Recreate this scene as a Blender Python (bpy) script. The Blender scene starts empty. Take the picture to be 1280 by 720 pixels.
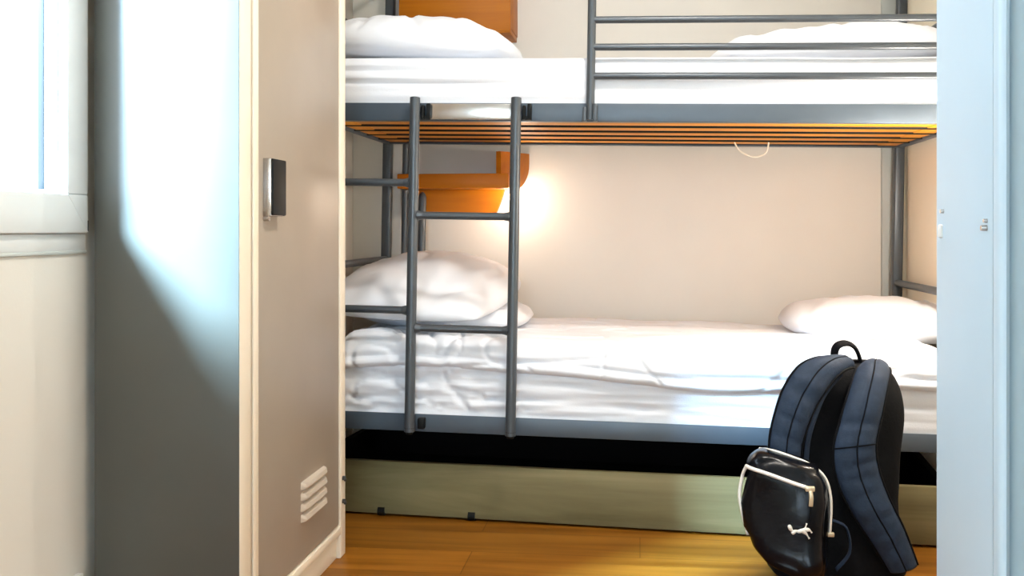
import bpy, bmesh, math, random
from mathutils import Vector, Matrix, noise
random.seed(4)
S = bpy.context.scene
COL = S.collection
F = 1300.0                      # focal length in pixels of the 1280 wide frame
YAW = math.atan(160 / F)        # the room's depth axis lies this far right of the lens axis
HY = 286.0                      # horizon row
CAM = Vector((0, 0, .895))
CA, SA = math.cos(YAW), math.sin(YAW)
TH = .0175                      # the bunk stands out of plumb by one degree
RB = Matrix.Rotation(TH, 3, 'Y')

# ---------------------------------------------------------------- measuring
def on_y(x, y, Y):
    xc = (x - 640) / F; d = Y / (CA + xc * SA)
    return Vector((d * (xc * CA - SA), Y, CAM.z + (HY - y) / F * d))
def on_x(x, y, X):
    xc = (x - 640) / F; d = X / (xc * CA - SA)
    return Vector((X, d * (CA + xc * SA), CAM.z + (HY - y) / F * d))
def on_d(x, y, d):
    xc = (x - 640) / F
    return Vector((d * (xc * CA - SA), d * (CA + xc * SA), CAM.z + (HY - y) / F * d))
def bed_y(x, y, Y):             # the same in the bunk's own upright frame
    u, v = x - 800, y - HY
    return on_y(800 + u * math.cos(TH) + v * math.sin(TH), HY - u * math.sin(TH) + v * math.cos(TH), Y)
def in_bed(p): return RB @ (Vector(p) - CAM) + CAM

# ---------------------------------------------------------------- objects
def tag(o, label=None, cat=None, group=None, kind=None):
    if label: o['label'] = label
    if cat: o['category'] = cat
    if group: o['group'] = group
    if kind: o['kind'] = kind
    return o
def empty(name, loc, label, cat, group=None, rot=(0, 0, 0)):
    o = bpy.data.objects.new(name, None); COL.objects.link(o)
    o.empty_display_size = .1
    o.location = loc; o.rotation_euler = rot
    return tag(o, label, cat, group)
def obj(name, bm, m, parent=None, base=(0, 0, 0), smooth=None, loc=None, rot=None, sub=0):
    """one mesh object; base is subtracted from the vertices (the parent's or the object's own origin)"""
    b = Vector(base)
    for v in bm.verts: v.co -= b
    bmesh.ops.recalc_face_normals(bm, faces=bm.faces[:])
    me = bpy.data.meshes.new(name); bm.to_mesh(me); bm.free()
    me.materials.append(m)
    o = bpy.data.objects.new(name, me); COL.objects.link(o)
    if smooth is None or smooth:
        me.polygons.foreach_set('use_smooth', [True] * len(me.polygons))
        if smooth is None:
            me.set_sharp_from_angle(angle=math.radians(38))
    if parent: o.parent = parent
    if loc is not None: o.location = loc
    if rot is not None: o.rotation_euler = rot
    if sub:
        md = o.modifiers.new('sub', 'SUBSURF'); md.levels = sub; md.render_levels = sub
    return o
def bed_root(name, base, label, cat, group=None):
    return empty(name, in_bed(base), label, cat, group, (0, TH, 0))
def bed_obj(name, bm, m, base, smooth=None, **k):
    return obj(name, bm, m, None, base, smooth, in_bed(base), (0, TH, 0), **k)

# ---------------------------------------------------------------- shapes
def box(bm, lo, hi, bev=0, seg=2, mat=None):
    lo, hi = Vector(lo), Vector(hi)
    t = bmesh.new()
    bmesh.ops.create_cube(t, size=1)
    for v in t.verts:
        v.co = Vector([(lo[i] + hi[i]) / 2 + v.co[i] * (hi[i] - lo[i]) for i in range(3)])
    if bev: bmesh.ops.bevel(t, geom=t.edges[:], offset=bev, segments=seg, profile=.5, affect='EDGES')
    if mat: bmesh.ops.transform(t, matrix=mat, verts=t.verts[:])
    merge(bm, t); return bm
def merge(bm, t):
    me = bpy.data.meshes.new('t'); t.to_mesh(me); t.free(); bm.from_mesh(me); bpy.data.meshes.remove(me)
def tube(bm, pts, r, n=12, closed=False, cap=True, flat=None):
    """sweep a circle (or flat=(rx, ry)) along points"""
    pts = [Vector(p) for p in pts]; rings = []; N = len(pts)
    up = None
    for i, p in enumerate(pts):
        if closed: t = (pts[(i + 1) % N] - pts[i - 1]).normalized()
        else: t = (pts[min(i + 1, N - 1)] - pts[max(i - 1, 0)]).normalized()
        if up is None:
            up = Vector((0, 0, 1)) if abs(t.z) < .9 else Vector((0, 1, 0))
        s = t.cross(up).normalized(); up = s.cross(t).normalized()
        rr = r[i] if isinstance(r, (list, tuple)) else r
        rx, ry = flat if flat else (rr, rr)
        rings.append([bm.verts.new(p + s * rx * math.cos(2 * math.pi * k / n) + up * ry * math.sin(2 * math.pi * k / n)) for k in range(n)])
    for i in range(N if closed else N - 1):
        a, b = rings[i], rings[(i + 1) % N]
        for k in range(n): bm.faces.new((a[k], a[(k + 1) % n], b[(k + 1) % n], b[k]))
    if cap and not closed:
        bm.faces.new(rings[0][::-1]); bm.faces.new(rings[-1])
    return bm
def smooth_path(pts, n=8):
    pts = [Vector(p) for p in pts]; out = []
    for i in range(len(pts) - 1):
        p0, p1, p2, p3 = pts[max(i - 1, 0)], pts[i], pts[i + 1], pts[min(i + 2, len(pts) - 1)]
        for k in range(n):
            t = k / n
            out.append(.5 * ((2 * p1) + (p2 - p0) * t + (2 * p0 - 5 * p1 + 4 * p2 - p3) * t * t + (3 * p1 - p0 - 3 * p2 + p3) * t ** 3))
    out.append(pts[-1]); return out
def prism(bm, poly, d):
    """extrude a 3-D polygon by vector d"""
    a = [bm.verts.new(Vector(p)) for p in poly]; b = [bm.verts.new(Vector(p) + Vector(d)) for p in poly]
    bm.faces.new(a[::-1]); bm.faces.new(b); n = len(a)
    for i in range(n): bm.faces.new((a[i], a[(i + 1) % n], b[(i + 1) % n], b[i]))
    return bm
def loft(bm, rings, cap=True):
    V = [[bm.verts.new(Vector(p)) for p in r] for r in rings]; n = len(V[0])
    for a, b in zip(V, V[1:]):
        for k in range(n): bm.faces.new((a[k], a[(k + 1) % n], b[(k + 1) % n], b[k]))
    if cap: bm.faces.new(V[0][::-1]); bm.faces.new(V[-1])
    return bm
def nz(x, y, z, s=1.0, seed=0.0): return noise.noise(Vector((x * s + seed, y * s + seed * 1.7, z * s - seed)))

def pillow(hx, hy, ht, seed, wr=.010, n=56, p=2.6, flatb=.45):
    """a stuffed pillow: squarish outline with soft corners, thick middle, pinched edge, creases running in from the corners"""
    bm = bmesh.new(); top = {}; bot = {}
    for i in range(n + 1):
        for j in range(n + 1):
            u, v = -1 + 2 * i / n, -1 + 2 * j / n
            k = 1 - .10 * (u * u) * (v * v)
            x = hx * u * (1 - .07 * (1 - u * u) * 0 - .05 * (1 - v * v) * 0) * k
            y = hy * v * k
            x *= 1 - .05 * (1 - abs(v) ** 2) * abs(u) * -1 - .05
            prof = (max(0, 1 - abs(u) ** p) * max(0, 1 - abs(v) ** p)) ** .55
            w = nz(x, y, 0, 5, seed) * wr * 1.4 + nz(x * 2, y * .8, 0, 9, seed + 3) * wr * .8
            cr = abs(nz(x, y, 0, 4.2, seed + 9)); w += (min(cr, .12) / .12 - 1) * wr * .9
            e = min(1, prof * 2.2)
            zt = ht * prof + w * e
            top[i, j] = bm.verts.new((x, y, zt))
            if i in (0, n) or j in (0, n): bot[i, j] = top[i, j]
            else: bot[i, j] = bm.verts.new((x, y, -ht * flatb * min(1, prof * 1.6)))
    for i in range(n):
        for j in range(n):
            bm.faces.new((top[i, j], top[i + 1, j], top[i + 1, j + 1], top[i, j + 1]))
            bm.faces.new((bot[i, j], bot[i, j + 1], bot[i + 1, j + 1], bot[i + 1, j]))
    return bm
def place(bm, c, rx=0, ry=0, rz=0):
    bmesh.ops.transform(bm, matrix=Matrix.Translation(Vector(c)) @ Matrix.Rotation(rz, 4, 'Z') @ Matrix.Rotation(ry, 4, 'Y') @ Matrix.Rotation(rx, 4, 'X'), verts=bm.verts[:])
    return bm

# ---------------------------------------------------------------- materials
def nodes(name):
    m = bpy.data.materials.new(name); m.use_nodes = True
    nt = m.node_tree; return m, nt, nt.nodes['Principled BSDF']
def lin(c): return tuple((x / 12.92 if x <= .04045 else ((x + .055) / 1.055) ** 2.4) for x in c)
def mat(name, rgb, rough=.5, metal=0, var=.06, scale=6, bump=0, bscale=80, spec=.5, stretch=(1, 1, 1)):
    m, nt, b = nodes(name); N, L = nt.nodes, nt.links
    tc = N.new('ShaderNodeTexCoord'); mp = N.new('ShaderNodeMapping'); mp.inputs['Scale'].default_value = stretch
    L.new(tc.outputs['Object'], mp.inputs['Vector'])
    no = N.new('ShaderNodeTexNoise'); no.inputs['Scale'].default_value = scale; no.inputs['Detail'].default_value = 4
    L.new(mp.outputs['Vector'], no.inputs['Vector'])
    rp = N.new('ShaderNodeValToRGB'); c = lin(rgb)
    rp.color_ramp.elements[0].position = .3; rp.color_ramp.elements[1].position = .7
    rp.color_ramp.elements[0].color = tuple(max(0, x * (1 - var)) for x in c) + (1,)
    rp.color_ramp.elements[1].color = tuple(min(1, x * (1 + var)) for x in c) + (1,)
    L.new(no.outputs['Fac'], rp.inputs['Fac']); L.new(rp.outputs['Color'], b.inputs['Base Color'])
    b.inputs['Roughness'].default_value = rough; b.inputs['Metallic'].default_value = metal
    b.inputs['Specular IOR Level'].default_value = spec
    if bump:
        n2 = N.new('ShaderNodeTexNoise'); n2.inputs['Scale'].default_value = bscale; n2.inputs['Detail'].default_value = 5
        L.new(mp.outputs['Vector'], n2.inputs['Vector'])
        bu = N.new('ShaderNodeBump'); bu.inputs['Strength'].default_value = bump; bu.inputs['Distance'].default_value = .004
        L.new(n2.outputs['Fac'], bu.inputs['Height']); L.new(bu.outputs['Normal'], b.inputs['Normal'])
    return m
def wood(name, dark, light, axis='X', scale=5, rough=.45, planks=None, spec=.2):
    m, nt, b = nodes(name); b.inputs['Specular IOR Level'].default_value = spec; N, L = nt.nodes, nt.links
    tc = N.new('ShaderNodeTexCoord'); mp = N.new('ShaderNodeMapping')
    mp.inputs['Scale'].default_value = {'X': (.12, 1.6, 1.6), 'Y': (1.6, .12, 1.6), 'Z': (1.6, 1.6, .12)}[axis]
    L.new(tc.outputs['Object'], mp.inputs['Vector'])
    no = N.new('ShaderNodeTexNoise'); no.inputs['Scale'].default_value = scale * 2.2; no.inputs['Detail'].default_value = 8
    no.inputs['Roughness'].default_value = .6; no.inputs['Distortion'].default_value = .5
    L.new(mp.outputs['Vector'], no.inputs['Vector'])
    rp = N.new('ShaderNodeValToRGB')
    rp.color_ramp.elements[0].position = .32; rp.color_ramp.elements[1].position = .68
    rp.color_ramp.elements[0].color = lin(dark) + (1,); rp.color_ramp.elements[1].color = lin(light) + (1,)
    L.new(no.outputs['Fac'], rp.inputs['Fac']); out = rp.outputs['Color']
    if planks:
        br = N.new('ShaderNodeTexBrick'); br.offset = .37
        br.inputs['Scale'].default_value = 1; br.inputs['Brick Width'].default_value = planks[0]; br.inputs['Row Height'].default_value = planks[1]
        br.inputs['Mortar Size'].default_value = .0016; br.inputs['Mortar Smooth'].default_value = .2
        br.inputs['Color1'].default_value = (.82, .82, .82, 1); br.inputs['Color2'].default_value = (1.08, 1.08, 1.08, 1); br.inputs['Mortar'].default_value = (.5, .42, .35, 1)
        L.new(tc.outputs['Object'], br.inputs['Vector'])
        mx = N.new('ShaderNodeMix'); mx.data_type = 'RGBA'; mx.blend_type = 'MULTIPLY'; mx.inputs['Factor'].default_value = 1
        L.new(out, mx.inputs['A']); L.new(br.outputs['Color'], mx.inputs['B']); out = mx.outputs['Result']
    L.new(out, b.inputs['Base Color']); b.inputs['Roughness'].default_value = rough
    bu = N.new('ShaderNodeBump'); bu.inputs['Strength'].default_value = .12; bu.inputs['Distance'].default_value = .003
    L.new(no.outputs['Fac'], bu.inputs['Height']); L.new(bu.outputs['Normal'], b.inputs['Normal'])
    return m
def glow(name, rgb, strength):
    m, nt, b = nodes(name)
    b.inputs['Base Color'].default_value = (*rgb, 1); b.inputs['Emission Color'].default_value = (*rgb, 1)
    b.inputs['Emission Strength'].default_value = strength; return m
def glass(name):
    m = bpy.data.materials.new(name); m.use_nodes = True; nt = m.node_tree; N, L = nt.nodes, nt.links
    N.remove(N['Principled BSDF'])
    t = N.new('ShaderNodeBsdfTransparent'); t.inputs['Color'].default_value = (.97, .99, 1, 1)
    g = N.new('ShaderNodeBsdfGlossy'); g.inputs['Roughness'].default_value = .02
    mx = N.new('ShaderNodeMixShader'); mx.inputs[0].default_value = .04; L.new(t.outputs[0], mx.inputs[1]); L.new(g.outputs[0], mx.inputs[2])
    L.new(mx.outputs[0], N['Material Output'].inputs['Surface']); return m

M = dict(
    wall=mat('beige_wall_paint', (.90, .87, .83), .85, var=.025, scale=3, bump=.05, bscale=160),
    wallw=mat('cream_wall_paint', (.85, .825, .785), .8, var=.02, scale=3, bump=.05, bscale=160),
    wallo=mat('apricot_wall_paint', (.98, .93, .84), .8, var=.03, scale=3, bump=.05, bscale=160),
    trimw=mat('white_trim_paint', (.92, .91, .88), .6, var=.02),
    trimg=mat('pale_grey_trim_paint', (.74, .75, .73), .6, var=.02),
    ceil=mat('white_ceiling_paint', (.93, .92, .90), .9, var=.02),
    floor=wood('honey_oak_floor', (.44, .255, .03), (.61, .395, .12), 'X', 4, .42, (1.25, .19)),
    jamb=mat('pale_blue_grey_door_paint', (.79, .865, .91), .45, var=.02),
    casing_shade=mat('shaded_casing_paint', (.58, .655, .69), .5, var=.02),  # jamb paint darkened: shade of the camera-facing side is in the colour
    pvc=mat('white_window_plastic', (.84, .84, .83), .4, var=.01),
    gasket=mat('teal_glazing_spacer', (.03, .055, .065), .4, var=.04),
    dark=mat('dark_seam', (.22, .21, .20), .6),
    glass=glass('window_glass'),
    locker=mat('shaded_locker_enamel', (.305, .29, .26), .38, var=.03, bump=.03, bscale=120),  # body set darker than the door to carry the side's shade
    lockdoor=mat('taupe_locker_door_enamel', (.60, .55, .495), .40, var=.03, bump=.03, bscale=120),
    lockframe=mat('cream_locker_frame_enamel', (.92, .87, .79), .4, var=.02),
    louvre=mat('pale_taupe_louvre_enamel', (.73, .675, .61), .4, var=.02),
    chrome=mat('brushed_chrome', (.72, .70, .68), .25, 1, var=.05, scale=30),
    blackp=mat('black_plastic', (.05, .055, .05), .55, var=.1, spec=.2),
    steel=mat('graphite_bed_enamel', (.29, .31, .33), .36, .25, var=.05, scale=14),
    rail=mat('slate_grey_bed_enamel', (.30, .34, .38), .42, .15, var=.05, scale=14),
    slat=wood('pine_slats', (.80, .49, .09), (.94, .64, .20), 'X', 4, .5),
    slaty=wood('pine_end_slats', (.80, .49, .09), (.94, .64, .20), 'Y', 4, .5),
    shelf=wood('orange_beech_shelf', (.62, .33, .006), (.73, .43, .015), 'X', 3, .45),
    drawer=wood('olive_grey_oak_board', (.38, .345, .23), (.56, .515, .37), 'X', 2.6, .5),
    linen=mat('white_bed_linen', (.915, .925, .95), .85, var=.012, scale=5, bump=.10, bscale=220, spec=.2),
    tick_shade=mat('dark_ticking_and_drawer_shade', (.07, .06, .055), .9, var=.1, spec=.1),
    nylon=mat('navy_black_nylon', (.022, .027, .042), .75, var=.2, scale=30, bump=.25, bscale=140, spec=.12),
    shiny=mat('glossy_navy_nylon', (.02, .026, .05), .25, var=.15, scale=20, bump=.35, bscale=26, spec=.22),
    strap=mat('blue_grey_strap_fabric', (.135, .19, .265), .7, spec=.25, var=.12, scale=60, bump=.2, bscale=260),
    seam=mat('dark_stitching', (.04, .05, .075), .8, spec=.1),
    zipw=mat('off_white_zip_tape', (.92, .90, .86), .5, var=.05, scale=60),
    zipg=mat('pale_gold_zip_metal', (.86, .80, .68), .35, .5, var=.08),
    cord=mat('white_cord', (.93, .90, .84), .5),
    bulb=glow('warm_bulb', (1, .72, .42), 20),
    diff=glow('fill_lamp_diffuser', (1, .95, .88), 3),
)

# ================================================================ the room
XL, XR, YB, ZC, YR = -1.14, .975, 4.06, 2.5, -4.0
def struct(name, bm, m, parent=None, smooth=None):
    o = obj(name, bm, m, parent, smooth=smooth)
    if not parent: o['kind'] = 'structure'
    return o
struct('floor', box(bmesh.new(), (XL - .1, YR - .1, -.08), (XR + .9, YB + .1, 0)), M['floor'])
struct('ceiling', box(bmesh.new(), (XL - .1, YR - .1, ZC), (XR + .9, YB + .1, ZC + .08)), M['ceil'])
struct('wall_back', box(bmesh.new(), (XL - .1, YB, 0), (XR + .1, YB + .1, ZC)), M['wall'])
struct('wall_right', box(bmesh.new(), (XR, YR, 0), (XR + .1, YB, ZC)), M['wallo'])
vx0, vx1, vz0, vz1 = -.95, .80, .70, 2.30
b = bmesh.new()
box(b, (XL - .1, YR - .1, 0), (vx0, YR, ZC)); box(b, (vx1, YR - .1, 0), (XR + .1, YR, ZC)); box(b, (vx0, YR - .1, 0), (vx1, YR, vz0)); box(b, (vx0, YR - .1, vz1), (vx1, YR, ZC))
struct('wall_front', b, M['wallw'])
# left wall with the window opening
wy0, wy1, wz0, wz1 = 1.475, 2.026, .85, 2.12
b = bmesh.new()
box(b, (XL - .1, YR, 0), (XL, wy0, ZC)); box(b, (XL - .1, wy1, 0), (XL, YB, ZC))
box(b, (XL - .1, wy0, 0), (XL, wy1, wz0)); box(b, (XL - .1, wy0, wz1), (XL, wy1, ZC))
struct('wall_left', b, M['wallw'])
def frame(bm, X0, X1, y0, y1, z0, z1, w, bev=.004, wb=None):
    wb = wb or w
    box(bm, (X0, y0, z0), (X1, y1, z0 + wb), bev); box(bm, (X0, y0, z1 - w), (X1, y1, z1), bev)
    box(bm, (X0, y0, z0 + wb - .001), (X1, y0 + w, z1 - w + .001), bev); box(bm, (X0, y1 - w, z0 + wb - .001), (X1, y1, z1 - w + .001), bev)
    return bm
win = struct('window_1', frame(bmesh.new(), XL - .075, XL + .004, wy0, wy1, wz0, wz1, .040, wb=.036), M['pvc'])
obj('sash', frame(bmesh.new(), XL - .055, XL + .016, wy0 + .012, wy1 - .012, wz0 + .036, wz1 - .03, .079, .005), M['pvc'], win)
gy0, gy1, gz0, gz1 = wy0 + .090, wy1 - .090, wz0 + .114, wz1 - .108
obj('glazing_bead', frame(bmesh.new(), XL - .030, XL - .004, gy0 - .001, gy1 + .001, gz0 - .001, gz1 + .001, .008, .002), M['pvc'], win)
obj('gasket', frame(bmesh.new(), XL - .044, XL - .030, gy0 - .001, gy1 + .001, gz0 - .001, gz1 + .001, .009, .001), M['gasket'], win)
obj('pane', box(bmesh.new(), (XL - .054, gy0 - .004, gz0 - .004), (XL - .048, gy1 + .004, gz1 + .004)), M['glass'], win)
# mitre joint of the sash corner and the hinge cap
b = bmesh.new()
tube(b, [(XL + .0165, wy1 - .014, wz0 + .038), (XL + .0160, wy1 - .090, wz0 + .114)], .0005, 6)
obj('mitre_joint', b, M['pvc'], win)
b = bmesh.new(); tube(b, [(XL + .008, wy1 - .008, wz0 + .040), (XL + .008, wy1 - .008, wz0 + .062)], .005, 10)
obj('hinge', b, M['dark'], win)
b = bmesh.new()
for lo, hi in (((vx0, vz0), (vx1, vz0 + .05)), ((vx0, vz1 - .05), (vx1, vz1)), ((vx0, vz0 + .049), (vx0 + .05, vz1 - .049)), ((vx1 - .05, vz0 + .049), (vx1, vz1 - .049)), (((vx0 + vx1) / 2 - .03, vz0 + .049), ((vx0 + vx1) / 2 + .03, vz1 - .049))):
    box(b, (lo[0], YR - .07, lo[1]), (hi[0], YR + .006, hi[1]), .004)
fill_win = struct('fill_window', b, M['pvc'])  # unseen window, added and sized for cool fill from behind the camera
obj('pane', box(bmesh.new(), (vx0 + .045, YR - .05, vz0 + .045), (vx1 - .045, YR - .044, vz1 - .045)), M['glass'], fill_win)
b = bmesh.new(); box(b, (XL, wy0 - .05, wz0 - .006), (XL + .006, wy1, wz0 + .001), .002)
struct('trim_1', b, M['trimg'])
struct('baseboard_left', box(bmesh.new(), (XL, YR, 0), (XL + .014, 2.0, .194), .004), M['trimw'])
struct('baseboard_back', box(bmesh.new(), (XL, YB - .014, 0), (XR, YB, .09), .004), M['trimw'])
# pilaster strips at the two ends of the back wall
pl = on_y(502, 200, YB)
struct('trim_2', box(bmesh.new(), (XL, YB - .012, .09), (pl.x, YB, ZC), .003), M['trimw'])
p0 = on_y(1101, 200, YB)
struct('trim_3', box(bmesh.new(), (p0.x, YB - .02, .09), (XR, YB, ZC), .003), M['trimg'])

# door frame close on the right: reveal, bead, architrave, latch holes
JX = .36
ja, jb, jc = on_x(1170, 300, JX).y, on_x(1240.5, 300, JX).y, on_x(1257, 300, JX).y
b = bmesh.new(); box(b, (JX, jb, 0), (XR, ja, ZC), .003)
dr = struct('door_1', b, M['jamb'])
b = bmesh.new(); box(b, (JX - .002, jb - .030, 0), (XR, jb - .003, ZC), .008, 4)
obj('bead', b, M['jamb'], dr)
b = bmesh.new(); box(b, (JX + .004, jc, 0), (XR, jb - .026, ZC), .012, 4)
obj('architrave', b, M['casing_shade'], dr)
def stud(nm, x, y, r, m, L=.004):
    p = on_x(x, y, JX); bm = bmesh.new(); tube(bm, [(JX - L, p.y, p.z), (JX + .003, p.y, p.z)], [r * .8, r], 14); return obj(nm, bm, m, dr)
stud('screw', 1179.5, 264, .0030, M['chrome']); stud('screw', 1234, 276, .0025, M['chrome']); stud('latch_button', 1233.5, 285, .0036, M['chrome'], .006)
p = on_x(1176.5, 289, JX); bm = bmesh.new(); box(bm, (JX - .003, p.y - .007, p.z - .008), (JX + .002, p.y + .007, p.z + .008), .0025)
obj('strike_plate', bm, M['trimw'], dr)

# ================================================================ locker
LX, LY0, LY1, LH = -.8057, 2.028, 2.79, 1.85
lk = empty('locker', (-.96, 2.4, 0), 'tall taupe metal locker with black handle standing against the window wall', 'locker')
LB = lk.location
def lpart(n, bm, m, par=None, **k): 
    return obj(n, bm, m, par or lk, LB if par is None else LB, **k)
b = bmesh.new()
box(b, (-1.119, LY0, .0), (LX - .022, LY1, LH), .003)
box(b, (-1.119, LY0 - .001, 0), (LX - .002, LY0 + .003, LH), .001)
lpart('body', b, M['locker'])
b = bmesh.new()          # front frame: posts, head rail, foot rail
yf0, yf1 = on_x(314.5, 300, LX).y, 2.742
box(b, (LX - .024, LY0, 0), (LX, yf0, LH), .004); box(b, (LX - .024, yf1, 0), (LX, LY1, LH), .004)
box(b, (LX - .023, yf0 - .002, LH - .05), (LX - .001, yf1 + .002, LH), .003); box(b, (LX - .023, yf0 - .002, .066), (LX + .001, yf1 + .002, .088), .004)
box(b, (LX - .023, yf0 - .002, 0), (LX - .012, yf1 + .002, .07), .002)
lpart('frame', b, M['lockframe'])
yd0 = on_x(316.5, 300, LX).y
yd1 = on_x(323.5, 300, LX).y
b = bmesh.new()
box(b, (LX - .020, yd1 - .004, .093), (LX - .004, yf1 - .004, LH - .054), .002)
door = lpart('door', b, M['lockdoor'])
b = bmesh.new(); box(b, (LX - .020, yd0, .092), (LX + .001, yd1, LH - .053), .004)
e = lpart('door_edge', b, M['lockframe']); e['label'] = 'cream folded edge of the door'
e.parent = door
hy0 = on_x(331, 233, LX).y; hz1 = on_x(331, 198, LX).z; hz0 = on_x(331, 269, LX).z
b = bmesh.new(); box(b, (LX - .006, hy0, hz0 - .002), (LX + .014, hy0 + .088, hz1 + .001), .002); h = lpart('handle', b, M['chrome'], door)
h['label'] = 'chrome cup of the locker handle'
b = bmesh.new(); box(b, (LX + .010, hy0 + .003, hz0), (LX + .0185, hy0 + .086, hz1), .0025); g = lpart('handle_grip', b, M['blackp'], door)
g['label'] = 'black grip of the locker handle'
for y in (268.5, ):
    b = bmesh.new(); tube(b, [(LX - .004, hy0 + .006, hz0 - .006), (LX + .008, hy0 + .006, hz0 - .006)], .007, 12); lpart('lock', b, M['chrome'], door)
vy0, vy1 = on_x(378, 600, LX).y, on_x(408.5, 590, LX).y
for k in range(4):
    z = .275 - k * .0262
    b = bmesh.new()
    n = 14
    # a pressed louvre: blade standing out at its lower lip, closed ends
    rings = []
    for i in range(n + 1):
        t = i / n; y = vy0 + (vy1 - vy0) * t; e = min(1, min(t, 1 - t) * 9) ** .5
        rings.append([(LX - .006, y, z + .010), (LX - .004 + .010 * e, y, z + .004), (LX - .004 + .013 * e, y, z - .005), (LX - .004 + .011 * e, y, z - .009), (LX - .006, y, z - .009)])
    loft(b, rings); lpart('vent_louvre', b, M['louvre'], door, smooth=False)
for z in (.215, .152):
    b = bmesh.new(); tube(b, [(LX - .004, yf1 + .018, z), (LX + .008, yf1 + .018, z)], .006, 10); tube(b, [(LX + .006, yf1 + .018, z), (LX + .010, yf1 + .010, z - .004)], .004, 8)
    lpart('hinge_pin', b, M['dark'], lk)

# ================================================================ bunk bed
YF, YK = 3.08, 3.98
xl = bed_y(484, 250, YK).x; xr = bed_y(1122, 280, YK).x
zu1, zu0 = bed_y(640, 129, YF).z, bed_y(640, 151.5, YF).z       # upper side rail
zl1, zl0 = bed_y(640, 522, YF).z, bed_y(640, 544, YF).z         # lower side rail
BB = Vector(((xl + xr) / 2, (YF + YK) / 2, 0))
bed = bed_root('bunk_bed', BB, 'two tier bunk bed with dark grey steel frame along the back wall', 'bunk bed')
def bp(n, bm, m, par=None, smooth=None):
    return obj(n, bm, m, par or bed, BB, smooth)
ztop = zu1 + .62
for X, Y, zt in ((xl, YK, ztop), (xr, YK, ztop), (xl, YF + .02, ztop), (xr + .0, YF + .02, ztop)):
    b = bmesh.new(); z0 = X * TH + .001
    box(b, (X - .018, Y - .018, z0 + .01), (X + .018, Y + .018, zt), .006, 3); 
    q = bp('post', b, M['steel'])
    b = bmesh.new(); box(b, (X - .021, Y - .021, z0), (X + .021, Y + .021, z0 + .02), .004); bp('foot', b, M['blackp'], q)
for tier, (z0, z1) in (('upper', (zu0, zu1)), ('lower', (zl0, zl1))):
    for Y, s in ((YF, 1), (YK, -1)):
        b = bmesh.new(); t = .004
        box(b, (xl, Y - .002 * s if s > 0 else Y - .002, z0), (xr, Y + .003, z1), .0015)
        ya, yb2 = (Y, Y + .035) if s > 0 else (Y - .035, Y)
        box(b, (xl, ya, z0), (xr, yb2, z0 + .004), .001)          # inner flange of the angle section
        bp('side_rail', b, M['rail'])
    for X, s in ((xl, 1), (xr, -1)):
        b = bmesh.new(); box(b, (X - .014, YF, z0), (X + .014, YK, z1), .004); bp('end_rail', b, M['rail'])
    for k in range(3):
        X = xl + (xr - xl) * (k + .5) / 3
        b = bmesh.new(); box(b, (X - .013, YF + .003, z0 + .026), (X + .013, YK - .003, z0 + .029), .001); bp('cross_bar', b, M['steel'])
    ns = 5; pitch = (YK - YF - .07) / ns
    for k in range(ns):
        Y = YF + .035 + (k + .5) * pitch
        b = bmesh.new(); box(b, (xl + .09, Y - .052, z0 + .005), (xr - .09, Y + .052, z0 + .018), .003); bp('slat', b, M['slat'])
        if k:
            b = bmesh.new(); tube(b, [(xl + .012, Y - pitch / 2, z0 + .008), (xr - .012, Y - pitch / 2, z0 + .008)], .007, 10); bp('spring_wire', b, M['blackp'])
    for X in (xl + .052, xr - .052):
        b = bmesh.new(); box(b, (X - .034, YF + .036, z0 + .005), (X + .034, YK - .036, z0 + .018), .003); bp('slat', b, M['slaty'])
# end frames: two bars below the upper bunk at each end, two above
for X in (xl, xr):
    zs = [bed_y(484, 324, YK).z if X == xl else bed_y(1124, 353.5, YK).z, zu1 + .30, zu1 + .58]
    for z in zs:
        b = bmesh.new(); tube(b, [(X, YF + .02, z), (X, YK, z)], .013, 12); bp('end_bar', b, M['steel'])
# rounded upright on the bunk's back edge above the lower pillow
p = bed_y(528, 240, YK); b = bmesh.new()
zz = [zl0, p.z - .02, p.z - .008, p.z]
tube(b, [(p.x, YK - .0, z) for z in zz], [.016, .016, .012, .004], 14); bp('back_upright', b, M['steel'])
p = bed_y(505.5, 300, YK); b = bmesh.new(); tube(b, [(p.x, YK, zl0), (p.x, YK, zu0 + .02)], .013, 12); bp('back_upright', b, M['steel'])
# guard rail of the upper bunk
gx = bed_y(738.5, 100, YF - .012).x; gp = bed_y(739, 143, YF - .012)
b = bmesh.new(); tube(b, [(gx, YF - .014, zu0 + .004), (gx, YF - .014, zu1 + .42)], .0125, 14)
gpost = bp('guard_post', b, M['steel'])
b = bmesh.new(); box(b, (gx - .022, YF - .030, zu0 - .002), (gx - .010, YF - .001, zu0 + .040), .003); box(b, (gx + .008, YF - .032, zu0 - .002), (gx + .022, YF - .001, zu0 + .050), .004)
bp('clamp', b, M['steel'], gpost)
for y in (24, 58.5, 95):
    z = bed_y(900, y, YF - .014).z
    b = bmesh.new(); tube(b, [(gx, YF - .014, z), (xr, YF - .014, z)], .0105, 14); bp('guard_bar', b, M['steel'])

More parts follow.
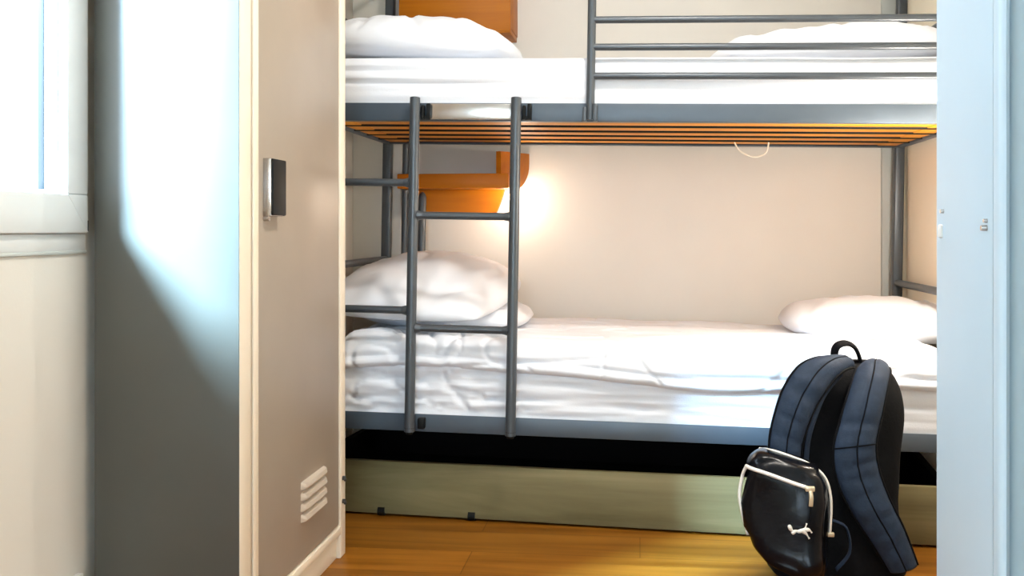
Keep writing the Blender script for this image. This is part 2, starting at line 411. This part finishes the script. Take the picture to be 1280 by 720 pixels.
# ---------------------------------------------------------------- ladder hooked to the upper rail
YLd = YF - .034
la, lb = bed_y(515, 340, YLd).x, bed_y(641.5, 340, YLd).x
lz1, lz0 = bed_y(641, 136, YLd).z, bed_y(638, 545, YLd).z
LDB = Vector(((la + lb) / 2, YLd, lz0))
lad = bed_root('bunk_ladder', LDB, 'grey tubular steel ladder hooked onto the upper bunk beside the locker', 'ladder')
def lp(n, bm, m, par=None): return obj(n, bm, m, par or lad, LDB)
for X in (la, lb):
    b = bmesh.new()
    tube(b, smooth_path([(X, YLd, lz0), (X, YLd, lz0 + .3), (X, YLd, lz1 - .02), (X, YLd + .006, lz1 - .005), (X, YLd + .026, lz1 + .004)], 6), .0155, 16)
    r = lp('ladder_rail', b, M['steel'])
    b = bmesh.new(); box(b, (X + .018, YF - .030, zu0 + .002), (X + .026, YF - .002, zu0 + .045), .003); box(b, (X + .032, YF - .024, zu0 + .006), (X + .044, YF - .002, zu1 - .003), .003); box(b, (X + .016, YF - .022, zu0 + .002), (X + .044, YF - .002, zu0 + .014), .003)
    lp('hook', b, M['blackp'], r)
    b = bmesh.new(); tube(b, [(X, YLd, lz0 - .008), (X, YLd, lz0 + .012)], [.010, .0158], 14); lp('end_cap', b, M['blackp'], r)
b = bmesh.new(); X = la + .034; box(b, (X - .012, YF - .030, zl0 + .012), (X + .010, YF - .002, zl1 - .008), .004); lp('clip', b, M['blackp'])
b = bmesh.new(); box(b, (la + .030, YF - .013, zu0 + .003), (lb - .012, YF - .0025, zu1 - .003), .003); hb = lp('hook_plate', b, M['chrome']); hb['label'] = 'bright worn steel plate between the ladder hooks'
for y in (270, 411.5):
    z = bed_y(578, y, YLd).z
    b = bmesh.new(); tube(b, [(la + .010, YLd, z), (lb - .010, YLd, z)], .0115, 14)
    for X, s in ((la, 1), (lb, -1)): tube(b, [(X + s * .014, YLd, z), (X + s * .030, YLd, z)], [.015, .0115], 14)
    lp('rung', b, M['steel'])
xs = bed_y(415, 300, YLd).x
for y in (228, 387):
    z = bed_y(480, y, YLd).z
    b = bmesh.new(); tube(b, [(xs, YLd, z), (la - .010, YLd, z)], .0115, 14); tube(b, [(la - .030, YLd, z), (la - .012, YLd, z)], [.0115, .016], 14)
    lp('side_rung', b, M['steel'])
b = bmesh.new(); z = bed_y(480, 228, YLd).z; tube(b, [(xs, YLd, lz0), (xs, YLd, z + .10)], .0155, 16); lp('ladder_rail', b, M['steel'])

# ---------------------------------------------------------------- bedding
def mattress(z0, z1, y0, y1, x0, x1, seed, wf, nx=360, nc=110, lean=0.0, rz=.045):
    """soft sheet-covered mattress: rounded section swept along X with fabric folds"""
    per = []
    W, H = y1 - y0, z1 - z0
    def sec(t):     # t along: back bottom -> back top -> front top -> front bottom
        L = [H - rz, math.pi / 2 * rz, W - 2 * rz, math.pi / 2 * rz, H - rz]; T = sum(L); s = t * T
        if s < L[0]: return (y1, z0 + s, (1, 0))
        s -= L[0]
        if s < L[1]: a = s / rz; return (y1 - rz + rz * math.cos(a), z1 - rz + rz * math.sin(a), (math.cos(a), math.sin(a)))
        s -= L[1]
        if s < L[2]: return (y1 - rz - s, z1, (0, 1))
        s -= L[2]
        if s < L[3]: a = s / rz; return (y0 + rz - rz * math.sin(a), z1 - rz + rz * math.cos(a), (-math.sin(a), math.cos(a)))
        s -= L[3]
        return (y0, z1 - rz - s, (-1, 0))
    bm = bmesh.new(); G = []
    # closer sampling on the front half
    ts = [(.45 * i / (nc * .25)) if i < nc * .25 else .45 + .55 * (i - nc * .25) / (nc * .75) for i in range(nc + 1)]
    for i in range(nx + 1):
        x = x0 + (x1 - x0) * i / nx; row = []
        ex = min(1, min(x - x0, x1 - x) / .05); rnd = 1 - math.sqrt(max(0, 1 - (1 - ex) ** 2)) if ex < 1 else 0
        for t in ts:
            y, z, n = sec(t); d = wf(x, y, z, n) - rnd * .03
            row.append(bm.verts.new((x, y + n[0] * d, z + n[1] * d)))
        G.append(row)
    for a, c in zip(G, G[1:]):
        for k in range(nc): bm.faces.new((a[k], c[k], c[k + 1], a[k + 1]))
    bm.faces.new(G[0]); bm.faces.new(G[-1][::-1])
    bm.faces.new([g[0] for g in G] + [g[-1] for g in G[::-1]])
    return bm
def ridge(v, w): return math.exp(-(v / w) ** 2)

# upper mattress: taut sheet, long shallow folds at the left end
zm0, zm1 = zu0 + .032, bed_y(700, 69, YF).z
mx0, mx1 = xl + .025, xr - .025
def wf_up(x, y, z, n):
    d = .004 * nz(x, z * 4, y, 3, 1)
    if n[0] < -.3:
        l = max(0, min(1, (-.25 - x) / .3)); h = (z - zm0) / (zm1 - zm0)
        d += .006 * ridge(h - .62 - .05 * math.sin(3 * x), .06) * (.3 + l) - .007 * ridge(h - .55 - .05 * math.sin(3 * x), .035) * (.2 + l)
        d += .006 * ridge(h - .84 - .03 * math.sin(4 * x + 1), .05) * l - .008 * ridge(h - .77 - .03 * math.sin(4 * x + 1), .03) * l
        d += .003 * ridge(h - .22 - .06 * math.sin(2 * x + 2), .06)
        r = max(0, min(1, (x - .35) / .3)); d -= .005 * ridge(h - .33 - .10 * math.sin(3.2 * x), .04) * r
        if h < .30: d = d * h / .30 - (.30 - h) * .01
    return d
mb = Vector(((xl + xr) / 2, 3.53, zm0))
mu = bed_root('mattress', mb, 'sheeted white mattress on the upper bunk behind the guard rail', 'mattress')
obj('fitted_sheet', mattress(zm0, zm1, YF + .005, YK - .02, mx0, mx1, 1, wf_up), M['linen'], mu, mb, True)
obj('ticking', box(bmesh.new(), (mx0 + .01, YF + .012, zm0 - .004), (mx1 - .01, YK - .03, zm0 + .03), .002), M['tick_shade'], mu, mb)

# lower mattress
ln0 = zl0 + .030; ln1 = bed_y(800, 404, YK - .02).z - .035
def wf_lo(x, y, z, n):
    d = .005 * nz(x, z * 3, y, 3, 7)
    if n[0] < -.3:
        h = (z - ln0) / (ln1 - ln0)
        d += .010 * nz(x * .9, z * 16, 0, 1.6, 3) + .004 * nz(x * 2.2, z * 30, 0, 2, 5)
        l = max(0, min(1, (-.25 - x) / .2))
        d += l * .016 * abs(nz(x * 3 - z * 4, z * 7, 0, 3, 11))
        for sd_, am, wd in ((41, .010, .07), (52, .007, .05)):
            d -= am * max(0, 1 - abs(nz(x * .55 + .3 * z, z * 13, 0, 1.5, sd_)) / wd)
        d -= l * .010 * max(0, 1 - abs(nz(x * 2.2 + z * 5, z * 6 - x * 1.2, 0, 2.2, 61)) / .09)
        if h < .22: d = max(d * h / .22, -.004)
    return d
lm = Vector(((xl + xr) / 2, 3.53, ln0))
ml = bed_root('mattress', lm, 'rumpled white sheeted mattress on the lower bunk beneath the duvet', 'mattress')
obj('fitted_sheet', mattress(ln0, ln1, YF + .006, YK - .02, mx0, mx1, 2, wf_lo), M['linen'], ml, lm, True)
obj('ticking', box(bmesh.new(), (mx0 + .01, YF + .012, ln0 - .004), (mx1 - .01, YK - .03, ln0 + .03), .002), M['tick_shade'], ml, lm)

# duvet on the lower bunk: a sheet of thickness draped over the top and part of the front
def duvet():
    bm = bmesh.new(); nx, nt = 360, 140
    x0, x1 = bed_y(425, 400, YF).x, mx1 - .02
    T, B = {}, {}
    R = .05
    for i in range(nx + 1):
        x = x0 + (x1 - x0) * i / nx
        hem = bed_y(800, 476 + 7 * math.sin(3.1 * x + .6) + 9 * nz(x, 0, 0, 2.4, 21), YF).z
        drop = ln1 + .034 - hem
        top_len = (YK - .04) - (YF + .004 + R)
        L = top_len + math.pi / 2 * R + (drop - R)
        for j in range(nt + 1):
            q = j / nt; q = q ** .8; s = q * L
            if s < top_len: y, z, n = YK - .04 - s, ln1 + .034, (0, 1)
            elif s < top_len + math.pi / 2 * R:
                a = (s - top_len) / R; y, z, n = YF + .004 + R - R * math.sin(a), ln1 + .034 - R + R * math.cos(a), (-math.sin(a), math.cos(a))
            else: y, z, n = YF + .004, ln1 + .034 - R - (s - top_len - math.pi / 2 * R), (-1, 0)
            puff = .020 * (1 - min(1, abs(q - .5) * 2) ** 6)
            ff = 1 if s > top_len else .35
            d = .012 * nz(x, s, 0, 3.2, 2) + .007 * nz(x * 1.0, s * 4.0, 0, 3, 5) * (1 + ff)
            c1 = abs(nz(x * .6, s * 3.6, 0, 2.1, 14)); d -= .010 * ff * max(0, 1 - c1 / .07)
            c3 = abs(nz(x * 1.6 + s, s * 2.4 - x * .6, 0, 2.6, 77)); d -= .006 * max(0, 1 - c3 / .06)
            if x < -.3:
                c = nz(x * 1.1 + s * 1.0, s * 1.7 - x * 1.3, 0, 5, 31); d += (.016 * c - .010 * max(0, 1 - abs(c) / .12)) * min(1, (-.3 - x) / .2)
            hh = s - (L - .030)
            if hh > 0: d += .006 * math.sin(hh / .030 * math.pi)
            elif hh > -.008: d -= .006
            e = min(1, (L - s) / .012, s / .03) ** .5 if s < L and s > 0 else 0
            edge = min(1, (x - x0) / .03, (x1 - x) / .03); edge = max(0, edge) ** .5
            th = (.012 + puff * .6) * max(e, .25) * max(edge, .25)
            T[i, j] = bm.verts.new((x, y + n[0] * (d + th), z + n[1] * (d + th)))
            B[i, j] = bm.verts.new((x, y + n[0] * (-.004 + min(0, d)) , z + n[1] * (-.012)))
    for i in range(nx):
        for j in range(nt):
            bm.faces.new((T[i, j], T[i + 1, j], T[i + 1, j + 1], T[i, j + 1]))
            bm.faces.new((B[i, j], B[i, j + 1], B[i + 1, j + 1], B[i + 1, j]))
    for i in range(nx):
        for j in (0, nt): bm.faces.new((T[i, j], T[i + 1, j], B[i + 1, j], B[i, j]))
    for j in range(nt):
        for i in (0, nx): bm.faces.new((T[i, j], T[i, j + 1], B[i, j + 1], B[i, j]))
    return bm
dv = Vector((0, 3.5, ln1 + .02))
tag(bed_obj('duvet', duvet(), M['linen'], dv, True), 'creased white duvet spread over the lower bunk with its hem hanging in front', 'duvet')

# pillows
G = 'white pillows on the bunks'
zt = ln1 + .06
def add_pillow(c, hx, hy, ht, seed, ry, rx, rz, label, wr=.010, p=2.6, fb=.45):
    bm = place(pillow(hx, hy, ht, seed, wr, p=p, flatb=fb), c, rx, ry, rz)
    tag(bed_obj('pillow', bm, M['linen'], c, True), label, 'pillow', G)
add_pillow((-.655, 3.58, zt + .032), .29, .34, .060, 3, .04, 0, .02, 'flat lower white pillow at the ladder end of the lower bunk', .008, 3, .55)
add_pillow((-.725, 3.53, zt + .095), .30, .42, .138, 8, .02, .12, -.06, 'plump white pillow propped on another at the ladder end of the lower bunk', .010, 2.0, .15)
c = bed_y(1085, 405, 3.62)
add_pillow((c.x + .02, 3.62, zt + .028), .31, .22, .085, 15, 0, .06, .03, 'white pillow lying at the right end of the lower bunk above the backpack', .008, 2.6)
add_pillow((-.74, 3.42, zm1 + .050), .35, .30, .120, 22, .05, 0, .02, 'plump white pillow on the upper bunk above the ladder', .015, 2.7, .35)
add_pillow((.60, 3.47, zm1 + .04), .40, .28, .115, 29, -.05, 0, .03, 'white pillow on the upper bunk partly behind the guard rail bars', .010, 2.2, .3)

# ================================================================ wall shelves and lamps
sb = on_y(580, 232, YB); SY = 3.84
zA = bed_y(580, 231.5, SY).z; zB = bed_y(580, 213, SY).z
sxa, sxb = bed_y(497, 240, SY).x, bed_y(630, 225, SY).x
sh = empty('wall_shelf', (sxa + .2, YB, zA), 'orange wooden shelf on the back wall above the lower bunk pillow', 'shelf')
SB = sh.location
zA0 = zA
b = bmesh.new(); box(b, (sxa, SY, zA), (sxb + .02, YB, zB), .003); obj('shelf_board', b, M['shelf'], sh, SB)
zC = bed_y(575, 263, YB - .03).z
xc1 = bed_y(631, 240, YB - .03).x; xc0 = bed_y(622, 262, YB - .03).x
b = bmesh.new(); poly = [(sxa, YB - .03, zA + .001), (sxa, YB - .03, zC), (xc0 - .012, YB - .03, zC), (xc0 - .004, YB - .03, zC + .004), (xc0 + .004, YB - .03, zC + .022), (xc1 - .006, YB - .03, zA - .022), (xc1, YB - .03, zA + .001)]
prism(b, poly, (0, .03, 0)); obj('back_rail', b, M['shelf'], sh, SB)
# end panel with a rounded lower corner, splayed to the wall
pf = Vector((bed_y(627, 225, SY).x, SY, 0)); pw = Vector((bed_y(663, 210, YB).x, YB - .002, 0))
zt0, zb0 = bed_y(650, 186, SY).z, zA - .002
dirv = (pw - pf); Lp = dirv.length; dirv.normalize(); nrm = Vector((dirv.y, -dirv.x, 0))
prof = [(0, zb0), (0, zt0)]
prof += [(Lp, zt0 + .004)]
for k in range(9):
    a = k / 8 * math.pi / 2
    prof.append((Lp * .45 + Lp * .55 * math.cos(a), zb0 + .105 - .105 * math.sin(a)))
b = bmesh.new(); prism(b, [pf + dirv * u + Vector((0, 0, z)) for u, z in prof], -nrm * .02)
obj('end_panel', b, M['shelf'], sh, SB)

uy = 3.84
ux0, ux1 = bed_y(503, 20, uy).x, bed_y(643, 20, uy).x
uz0, uz1 = bed_y(640, 37.5, uy).z, 2.02
us = empty('wall_shelf', ((ux0 + ux1) / 2, YB, uz0), 'orange wooden box shelf on the back wall above the upper bunk pillow', 'shelf')
UB = us.location
b = bmesh.new(); box(b, (ux0, uy, uz0 + .006), (ux1, uy + .02, uz1), .003); obj('front_board', b, M['shelf'], us, UB)
b = bmesh.new(); box(b, (ux0, uy + .004, uz0), (ux1 - .003, YB, uz0 + .02), .002); obj('shelf_board', b, M['shelf'], us, UB)
for X in (ux0, ux1 - .02):
    b = bmesh.new(); box(b, (X, uy + .019, uz0 + .019), (X + .02, YB, uz1), .002); obj('end_panel', b, M['shelf'], us, UB)

def reading_lamp(p, wallp, label):
    r = empty('reading_lamp', wallp, label, 'lamp', 'reading lamps of the lower bunk'); W = Vector(wallp); p = Vector(p)
    ax = (p - W).normalized()
    b = bmesh.new(); tube(b, [W + ax * .0, W + ax * .008], .022, 20); obj('wall_plate', b, M['trimw'], r, W)
    b = bmesh.new(); tube(b, [W + ax * .006, p], .005, 10); obj('arm', b, M['trimw'], r, W)
    b = bmesh.new()
    tube(b, [p + Vector((0, .022, 0)), p + Vector((0, .018, 0))] if abs(p.x - W.x) < .01 else [p + Vector((.022, 0, 0)), p + Vector((.018, 0, 0))], [.012, .015], 20); obj('lamp_holder', b, M['trimw'], r, W)
    b = bmesh.new(); bmesh.ops.create_uvsphere(b, u_segments=14, v_segments=8, radius=.020)
    for v in b.verts: v.co += p
    obj('bulb', b, M['bulb'], r, W)
    return r
def light(name, kind, loc, energy, col, size=.1, rot=(0, 0, 0), **k):
    d = bpy.data.lights.new(name, kind); d.energy = energy; d.color = col
    if kind == 'AREA': d.shape = 'RECTANGLE'; d.size = size; d.size_y = k.get('sy', size)
    elif kind == 'POINT': d.shadow_soft_size = size
    elif kind == 'SUN': d.angle = size
    o = bpy.data.objects.new(name, d); COL.objects.link(o); o.location = loc; o.rotation_euler = rot; return o
lp1 = bed_y(641.5, 245, YB - .11)
reading_lamp(lp1, (lp1.x, YB, lp1.z), 'small lit lamp under the shelf end hidden by the ladder rail')
light('reading_light', 'POINT', lp1, 5.5, (1, .88, .74), .026)
lp2 = Vector((XR - .13, 2.95, 1.02))
reading_lamp(lp2, (XR, lp2.y, lp2.z), 'small lit lamp on the apricot wall at the right end of the lower bunk')
light('reading_light', 'POINT', lp2, 50, (1, .92, .82), .026)

# cord looped under the upper bunk
b = bmesh.new(); Yc = 3.7
pts = [bed_y(x, y, Yc) for x, y in ((918, 178), (923, 187), (930, 192), (941, 196), (951, 195), (958, 190), (961, 178))]
tube(b, smooth_path(pts, 6), .0028, 8)
cb = pts[0]
tag(bed_obj('cable', b, M['cord'], cb), 'thin white cable looping down from under the upper bunk slats', 'cable')

# ================================================================ under-bed drawer (stands a little askew)
A = on_d(433, 642, .895 * F / (642 - HY)); Bq = on_d(910, 670, .895 * F / (670 - HY))
dirx = (Bq - A).normalized(); ang = math.atan2(dirx.y, dirx.x)
db = Vector((A.x, A.y, 0)); DL = 1.82
dro = empty('underbed_drawer', db, 'long olive grey wooden rolling drawer under the lower bunk', 'drawer', None, (0, 0, ang))
zt = .170
b = bmesh.new(); box(b, (-.17, 0, .007), (DL, .022, zt), .002); obj('front_panel', b, M['drawer'], dro)
b = bmesh.new()
box(b, (-.16, .022, .03), (DL - .02, .70, .045)); box(b, (-.16, .022, .04), (-.14, .70, zt - .02)); box(b, (DL - .04, .022, .04), (DL - .02, .70, zt - .02)); box(b, (-.16, .68, .04), (DL - .02, .70, zt - .02))
bx = obj('drawer_box', b, M['tick_shade'], dro)  # dark colour stands in for the black shade under the bunk
for x, y in ((.115, .006), (.405, .006), (DL - .3, .006), (.15, .5), (DL - .3, .5)):
    b = bmesh.new(); tube(b, [(x - .011, y, .014), (x + .011, y, .014)], .014, 18); box(b, (x - .010, y - .004, .014), (x + .010, y + .012, .034), .003)
    obj('caster', b, M['blackp'], dro)

# ================================================================ backpack
bk0 = on_d(1050, 700, 2.68); BK = Vector((bk0.x, bk0.y, 0))
bag = empty('backpack', BK, 'navy black backpack with white zips standing on the floor against the lower bunk', 'backpack')
def kp(n, bm, m, par=None, smooth=True, sub=0): return obj(n, bm, m, par or bag, BK, smooth, sub=sub)
Rv = Vector((CA, SA, 0)); Fv = Vector((-SA, CA, 0))
def sup(t, e): c = math.cos(t); s = math.sin(t); return math.copysign(abs(c) ** e, c), math.copysign(abs(s) ** e, s)
def section_body(rows, n=48, e=.62, seed=0, wr=.006):
    """rows: (y, xleft, xright, centre depth, half depth); stacked superellipse sections"""
    rings = []
    for y, xa, xb, d, hd in rows:
        pa, pb = on_d(xa, y, d), on_d(xb, y, d); c = (pa + pb) / 2; hw = (pb - pa).length / 2; ring = []
        for k in range(n):
            u, v = sup(2 * math.pi * k / n, e)
            q = c + Rv * hw * u + Fv * hd * v
            w = wr * nz(q.x, q.y, q.z, 11, seed)
            q += (Rv * u + Fv * v).normalized() * w; ring.append(q)
        rings.append(ring)
    return loft(bmesh.new(), rings)
def interp(rows, n):
    vs = [Vector((0,)*3)]
    out = []
    m = len(rows)
    for i in range(m - 1):
        for k in range(n):
            t = k / n
            r0, r1, r2, r3 = rows[max(i - 1, 0)], rows[i], rows[i + 1], rows[min(i + 2, m - 1)]
            out.append(tuple(.5 * (2 * b_ + (c_ - a_) * t + (2 * a_ - 5 * b_ + 4 * c_ - d_) * t * t + (3 * b_ - a_ - 3 * c_ + d_) * t ** 3) for a_, b_, c_, d_ in zip(r0, r1, r2, r3)))
    out.append(rows[-1]); return out
y_floor = HY + .895 * F / 2.68
body = [(y_floor, 985, 1108, 2.68, .060), (y_floor - 6, 966, 1122, 2.68, .085), (700, 960, 1126, 2.69, .098), (650, 962, 1118, 2.72, .102), (600, 966, 1116, 2.75, .102),
        (550, 968, 1122, 2.78, .100), (515, 974, 1124, 2.80, .096), (488, 986, 1121, 2.81, .085), (467, 1004, 1112, 2.82, .065), (455, 1022, 1100, 2.82, .042), (450, 1040, 1086, 2.82, .018)]
kp('main_bag', section_body(interp(body, 5), seed=2), M['nylon'])
# haul loop
hl = [(1047, 456, 2.78), (1043, 442, 2.77), (1047, 432, 2.77), (1058, 429, 2.78), (1068, 434, 2.79), (1074, 446, 2.80), (1076, 460, 2.80)]
b = bmesh.new(); tube(b, smooth_path([on_d(*p) for p in hl], 6), .008, 12, flat=(.012, .0055)); kp('haul_loop', b, M['nylon'])
def ribbon(L, Rr, bulge, th, n=9, m=14, creases=()):
    """padded strap between two edge paths (x, y, depth)"""
    A_ = smooth_path([on_d(*p) for p in L], n); B_ = smooth_path([on_d(*p) for p in Rr], n); rings = []
    for i, (a, c) in enumerate(zip(A_, B_)):
        w = c - a; t = (A_[min(i + 1, len(A_) - 1)] - A_[max(i - 1, 0)]).normalized()
        nn = w.cross(t).normalized()
        if nn.dot(Fv) > 0: nn = -nn
        ring = []
        wave = .0055 * nz(a.x * .4, a.y * .4, a.z, 46, 3) * min(1, i / 20)
        fr_ = i / (len(A_) - 1)
        for k in range(m + 1):
            u = k / m; pf_ = 1 - abs(2 * u - 1) ** 3.2
            if creases: pf_ *= 1 - max(dp * math.exp(-((fr_ + sl * (u - .5) - cp) / .010) ** 2) for cp, dp, sl in creases)
            dip = .35 * math.exp(-((u - .5) / .06) ** 2)
            ring.append(a + w * u + nn * (bulge * (1 - (2 * u - 1) ** 2) + (th / 2 + wave) * pf_ ** .5 * (1 - dip)))
        for k in range(m, -1, -1):
            u = k / m; pf_ = 1 - abs(2 * u - 1) ** 3.2
            ring.append(a + w * u + nn * (bulge * (1 - (2 * u - 1) ** 2) - th / 2 * pf_ ** .5 - .0006))
        rings.append(ring)
    mid = [(a + c) / 2 + 0 * a for a, c in zip(A_, B_)]
    return loft(bmesh.new(), rings), rings, m
def strap_set(L, Rr, bulge, th, creases=()):
    bm, rings, m = ribbon(L, Rr, bulge, th, creases=creases)
    st = kp('shoulder_strap', bm, M['strap'])
    b = bmesh.new(); tube(b, [r[m // 2] for r in rings], .0021, 8); kp('stitching', b, M['seam'], st)
    for k in (0, m):
        b = bmesh.new(); tube(b, [r[k] for r in rings], .0034, 8); kp('piping', b, M['nylon'], st)
    return st, rings, m
strap_set([(1044, 446, 2.75), (1020, 447, 2.71), (998, 458, 2.68), (980, 484, 2.655), (969, 515, 2.64), (962, 548, 2.63), (961, 590, 2.635)],
          [(1068, 459, 2.74), (1056, 463, 2.70), (1040, 478, 2.67), (1021, 507, 2.645), (1009, 535, 2.63), (1002, 562, 2.625), (1000, 600, 2.63)], .012, .016, ((.66, .6, .02), (.80, .9, .01)))
st2, rg, m2 = strap_set([(1076, 456, 2.76), (1069, 464, 2.70), (1060, 492, 2.655), (1050, 526, 2.625), (1042, 562, 2.605), (1046, 600, 2.595), (1064, 640, 2.585), (1090, 680, 2.58), (1112, 716, 2.58)],
          [(1112, 460, 2.76), (1113, 467, 2.70), (1108, 492, 2.655), (1101, 526, 2.625), (1095, 556, 2.605), (1099, 588, 2.595), (1113, 626, 2.585), (1130, 661, 2.58), (1147, 706, 2.58)], .014, .017, ((.40, .6, -.03), (.585, .8, .05), (.64, .5, -.04), (.70, .7, .05), (.765, .6, .07), (.84, .5, .03), (.91, .6, .06)))
i0 = 4 * 9
b = bmesh.new(); tube(b, [p + Vector((0, 0, .002)) for p in rg[i0][:m2 + 1]], .0018, 8); kp('stitching', b, M['seam'], st2)
# inner edge of the left strap's webbing seen in the gap
b = bmesh.new(); tube(b, smooth_path([on_d(*p) for p in ((1052, 466, 2.74), (1032, 490, 2.69), (1019, 520, 2.66), (1010, 552, 2.65), (1007, 590, 2.65))], 6), .004, 10, flat=(.0035, .010)); w = kp('webbing', b, M['strap'])
b = bmesh.new(); tube(b, smooth_path([on_d(*p) for p in ((1040, 650, 2.585), (1058, 660, 2.580), (1062, 690, 2.578), (1045, 712, 2.585))], 6), .004, 10, flat=(.012, .003)); kp('webbing', b, M['strap'])
# front pocket, turned a little to the left
py = math.radians(24); PRv = Vector((math.cos(-py) * Rv.x - math.sin(-py) * Rv.y, math.sin(-py) * Rv.x + math.cos(-py) * Rv.y, 0)); PFv = Vector((-PRv.y, PRv.x, 0))
pc = on_d(981, 640, 2.565)
PH, PW, PD = .135, .100, .062
def ppt(u, v, w, grow=0.0):   # u across, v depth (-1 front), w height on the pocket
    wid = PW * (1 - .10 * max(0, w) ** 2) * (1 - .10 * max(0, -w - .35) ** 1.2) + grow
    lo = max(0, -w - .15) ** 1.3
    return pc + PRv * (wid * u + .006 * w + .034 * lo * (1 - .5 * u)) + PFv * ((PD + grow) * v + .020 * w) + Vector((0, 0, PH * w - .022 * u * (1 if w > 0 else 1.3)))
rings = []
N_ = 26
for i in range(N_ + 1):
    a = -math.pi / 2 + math.pi * i / N_
    w, r = sup(a, .38)[1], abs(math.cos(a)) ** .34 if abs(math.cos(a)) > 1e-6 else 0.02
    r = max(r, .02); ring = []
    for k in range(56):
        u, v = sup(2 * math.pi * k / 56, .55)
        q = ppt(u * r, v * r, w); wr = .009 * nz(q.x, q.y, q.z, 14, 5) + .006 * nz(q.x, q.y, q.z, 30, 8) - .006 * max(0, 1 - abs(nz(q.x, q.y, q.z, 11, 17)) / .12)
        q += (PRv * u + PFv * v) * wr * r; ring.append(q)
    rings.append(ring)
pk = kp('front_pocket', loft(bmesh.new(), rings), M['shiny'])
def zipline(pts, r=.0042, m='zipw'):
    b = bmesh.new(); tube(b, smooth_path(pts, 8), r, 10); return kp('zip', b, M[m], pk)
zipline([ppt(-.98, -.40, -.62, .002), ppt(-1.0, -.50, 0, .004), ppt(-1.0, -.55, .45, .004), ppt(-.93, -.72, .66, .004)])
zipline([ppt(-.93, -.72, .68, .004), ppt(-.72, -.97, .70, .005), ppt(-.3, -1.02, .70, .005), ppt(.2, -1.02, .68, .005), ppt(.62, -1.0, .67, .005)], .0046)
zipline([ppt(-.80, .30, .93, .002), ppt(-.4, .05, 1.0, .003), ppt(.1, .0, 1.0, .003), ppt(.55, .05, .96, .003), ppt(.88, .12, .80, .006), ppt(1.0, .2, .45, .006), ppt(1.0, .28, 0, .006), ppt(.99, .3, -.12, .006)], .0034)
# zip pulls and the little charm
s0 = ppt(.62, -1.02, .67, .006)
b = bmesh.new(); box(b, s0 - Vector((.010, .006, .006)), s0 + Vector((.012, .004, .006)), .002); kp('zip_slider', b, M['zipg'], pk)
b = bmesh.new(); tube(b, smooth_path([s0 + Vector((.002, -.004, -.004)), s0 + Vector((.003, -.008, -.02)), s0 + Vector((.002, -.007, -.040))], 5), .0042, 10, flat=(.005, .003)); kp('zip_pull', b, M['zipg'], pk)
b = bmesh.new(); tube(b, smooth_path([s0 + Vector((.002, -.008, -.040)), s0 + Vector((0, -.008, -.065)), s0 + Vector((-.004, -.008, -.088))], 4), .0012, 6); kp('charm_cord', b, M['nylon'], pk)
cc = s0 + Vector((-.014, -.012, -.098)); b = bmesh.new()
for pts in (((-.036, .014), (-.030, .002), (-.016, -.002)), ((-.030, -.006), (-.020, .000), (-.006, .002)), ((-.016, -.002), (.000, .004), (.006, .018)), ((-.006, .002), (.004, -.006), (.012, -.018)), ((.000, .004), (.012, .002), (.018, -.004))):
    tube(b, smooth_path([cc + Rv * x + Vector((0, 0, z)) for x, z in pts], 5), [.0032 + .0018 * math.sin(k * .6) for k in range(11)], 8)
kp('charm', b, M['zipw'], pk)
e0 = ppt(.99, .3, -.14, .008); b = bmesh.new(); box(b, e0 - Vector((.009, .005, .006)), e0 + Vector((.009, .005, .005)), .002); kp('zip_slider', b, M['zipg'], pk)

# ================================================================ light
def fill_lamp(x, y, label):  # unseen lamp, added at the ceiling to fill the room with light
    r = empty('fill_lamp', (x, y, ZC), label, 'lamp', 'added ceiling fill lamps')
    b = bmesh.new(); tube(b, [(x, y, ZC), (x, y, ZC - .03)], [.20, .19], 36); obj('housing', b, M['trimw'], r, (x, y, ZC))
    b = bmesh.new(); tube(b, [(x, y, ZC - .03), (x, y, ZC - .05), (x, y, ZC - .058)], [.18, .16, .08], 36); obj('diffuser', b, M['diff'], r, (x, y, ZC))
fill_lamp(.15, 2.15, 'added round white fill lamp over the floor before the bunk')
l = light('fill_light', 'AREA', (.15, 2.15, ZC - .065), 30, (1, .94, .86), .34); l.data.shape = 'DISK'
fill_lamp(-.2, -1.2, 'added round white fill lamp farther from the bunk')
l = light('fill_light', 'AREA', (-.2, -1.2, ZC - .065), 4, (.90, .95, 1), .34); l.data.shape = 'DISK'
sd = Vector((.92, 1, -1.0)).normalized()
sun = light('sun', 'SUN', (-4, -3, 5), 150, (.42, .72, 1.0), math.radians(17))
sun.rotation_euler = sd.to_track_quat('-Z', 'Y').to_euler()
pt = light('window_portal', 'AREA', (XL - .09, (gy0 + gy1) / 2, (gz0 + gz1) / 2), 1, (1, 1, 1), gz1 - gz0, (0, math.radians(-90), 0), sy=gy1 - gy0)
pt.data.cycles.is_portal = True
pt = light('window_portal', 'AREA', ((vx0 + vx1) / 2, YR - .09, (vz0 + vz1) / 2), 1, (1, 1, 1), vx1 - vx0 - .1, (math.radians(90), 0, 0), sy=vz1 - vz0 - .1)
pt.data.cycles.is_portal = True
w = bpy.data.worlds.new('sky'); S.world = w; w.use_nodes = True
w.node_tree.nodes['Background'].inputs['Color'].default_value = (.68, .84, 1.0, 1)
w.node_tree.nodes['Background'].inputs['Strength'].default_value = 20

# ================================================================ camera
cd = bpy.data.cameras.new('camera'); co = bpy.data.objects.new('camera', cd); COL.objects.link(co)
cd.sensor_fit = 'HORIZONTAL'; cd.sensor_width = 36; cd.lens = F / 1280 * 36
cd.shift_y = -(360 - HY) / 1280
co.location = CAM; co.rotation_euler = (math.pi / 2, 0, YAW)
cd.clip_start = .02
S.camera = co
S.view_settings.view_transform = 'Standard'; S.view_settings.look = 'None'
S.view_settings.exposure = 0; S.view_settings.gamma = 1; S.view_settings.use_curve_mapping = False
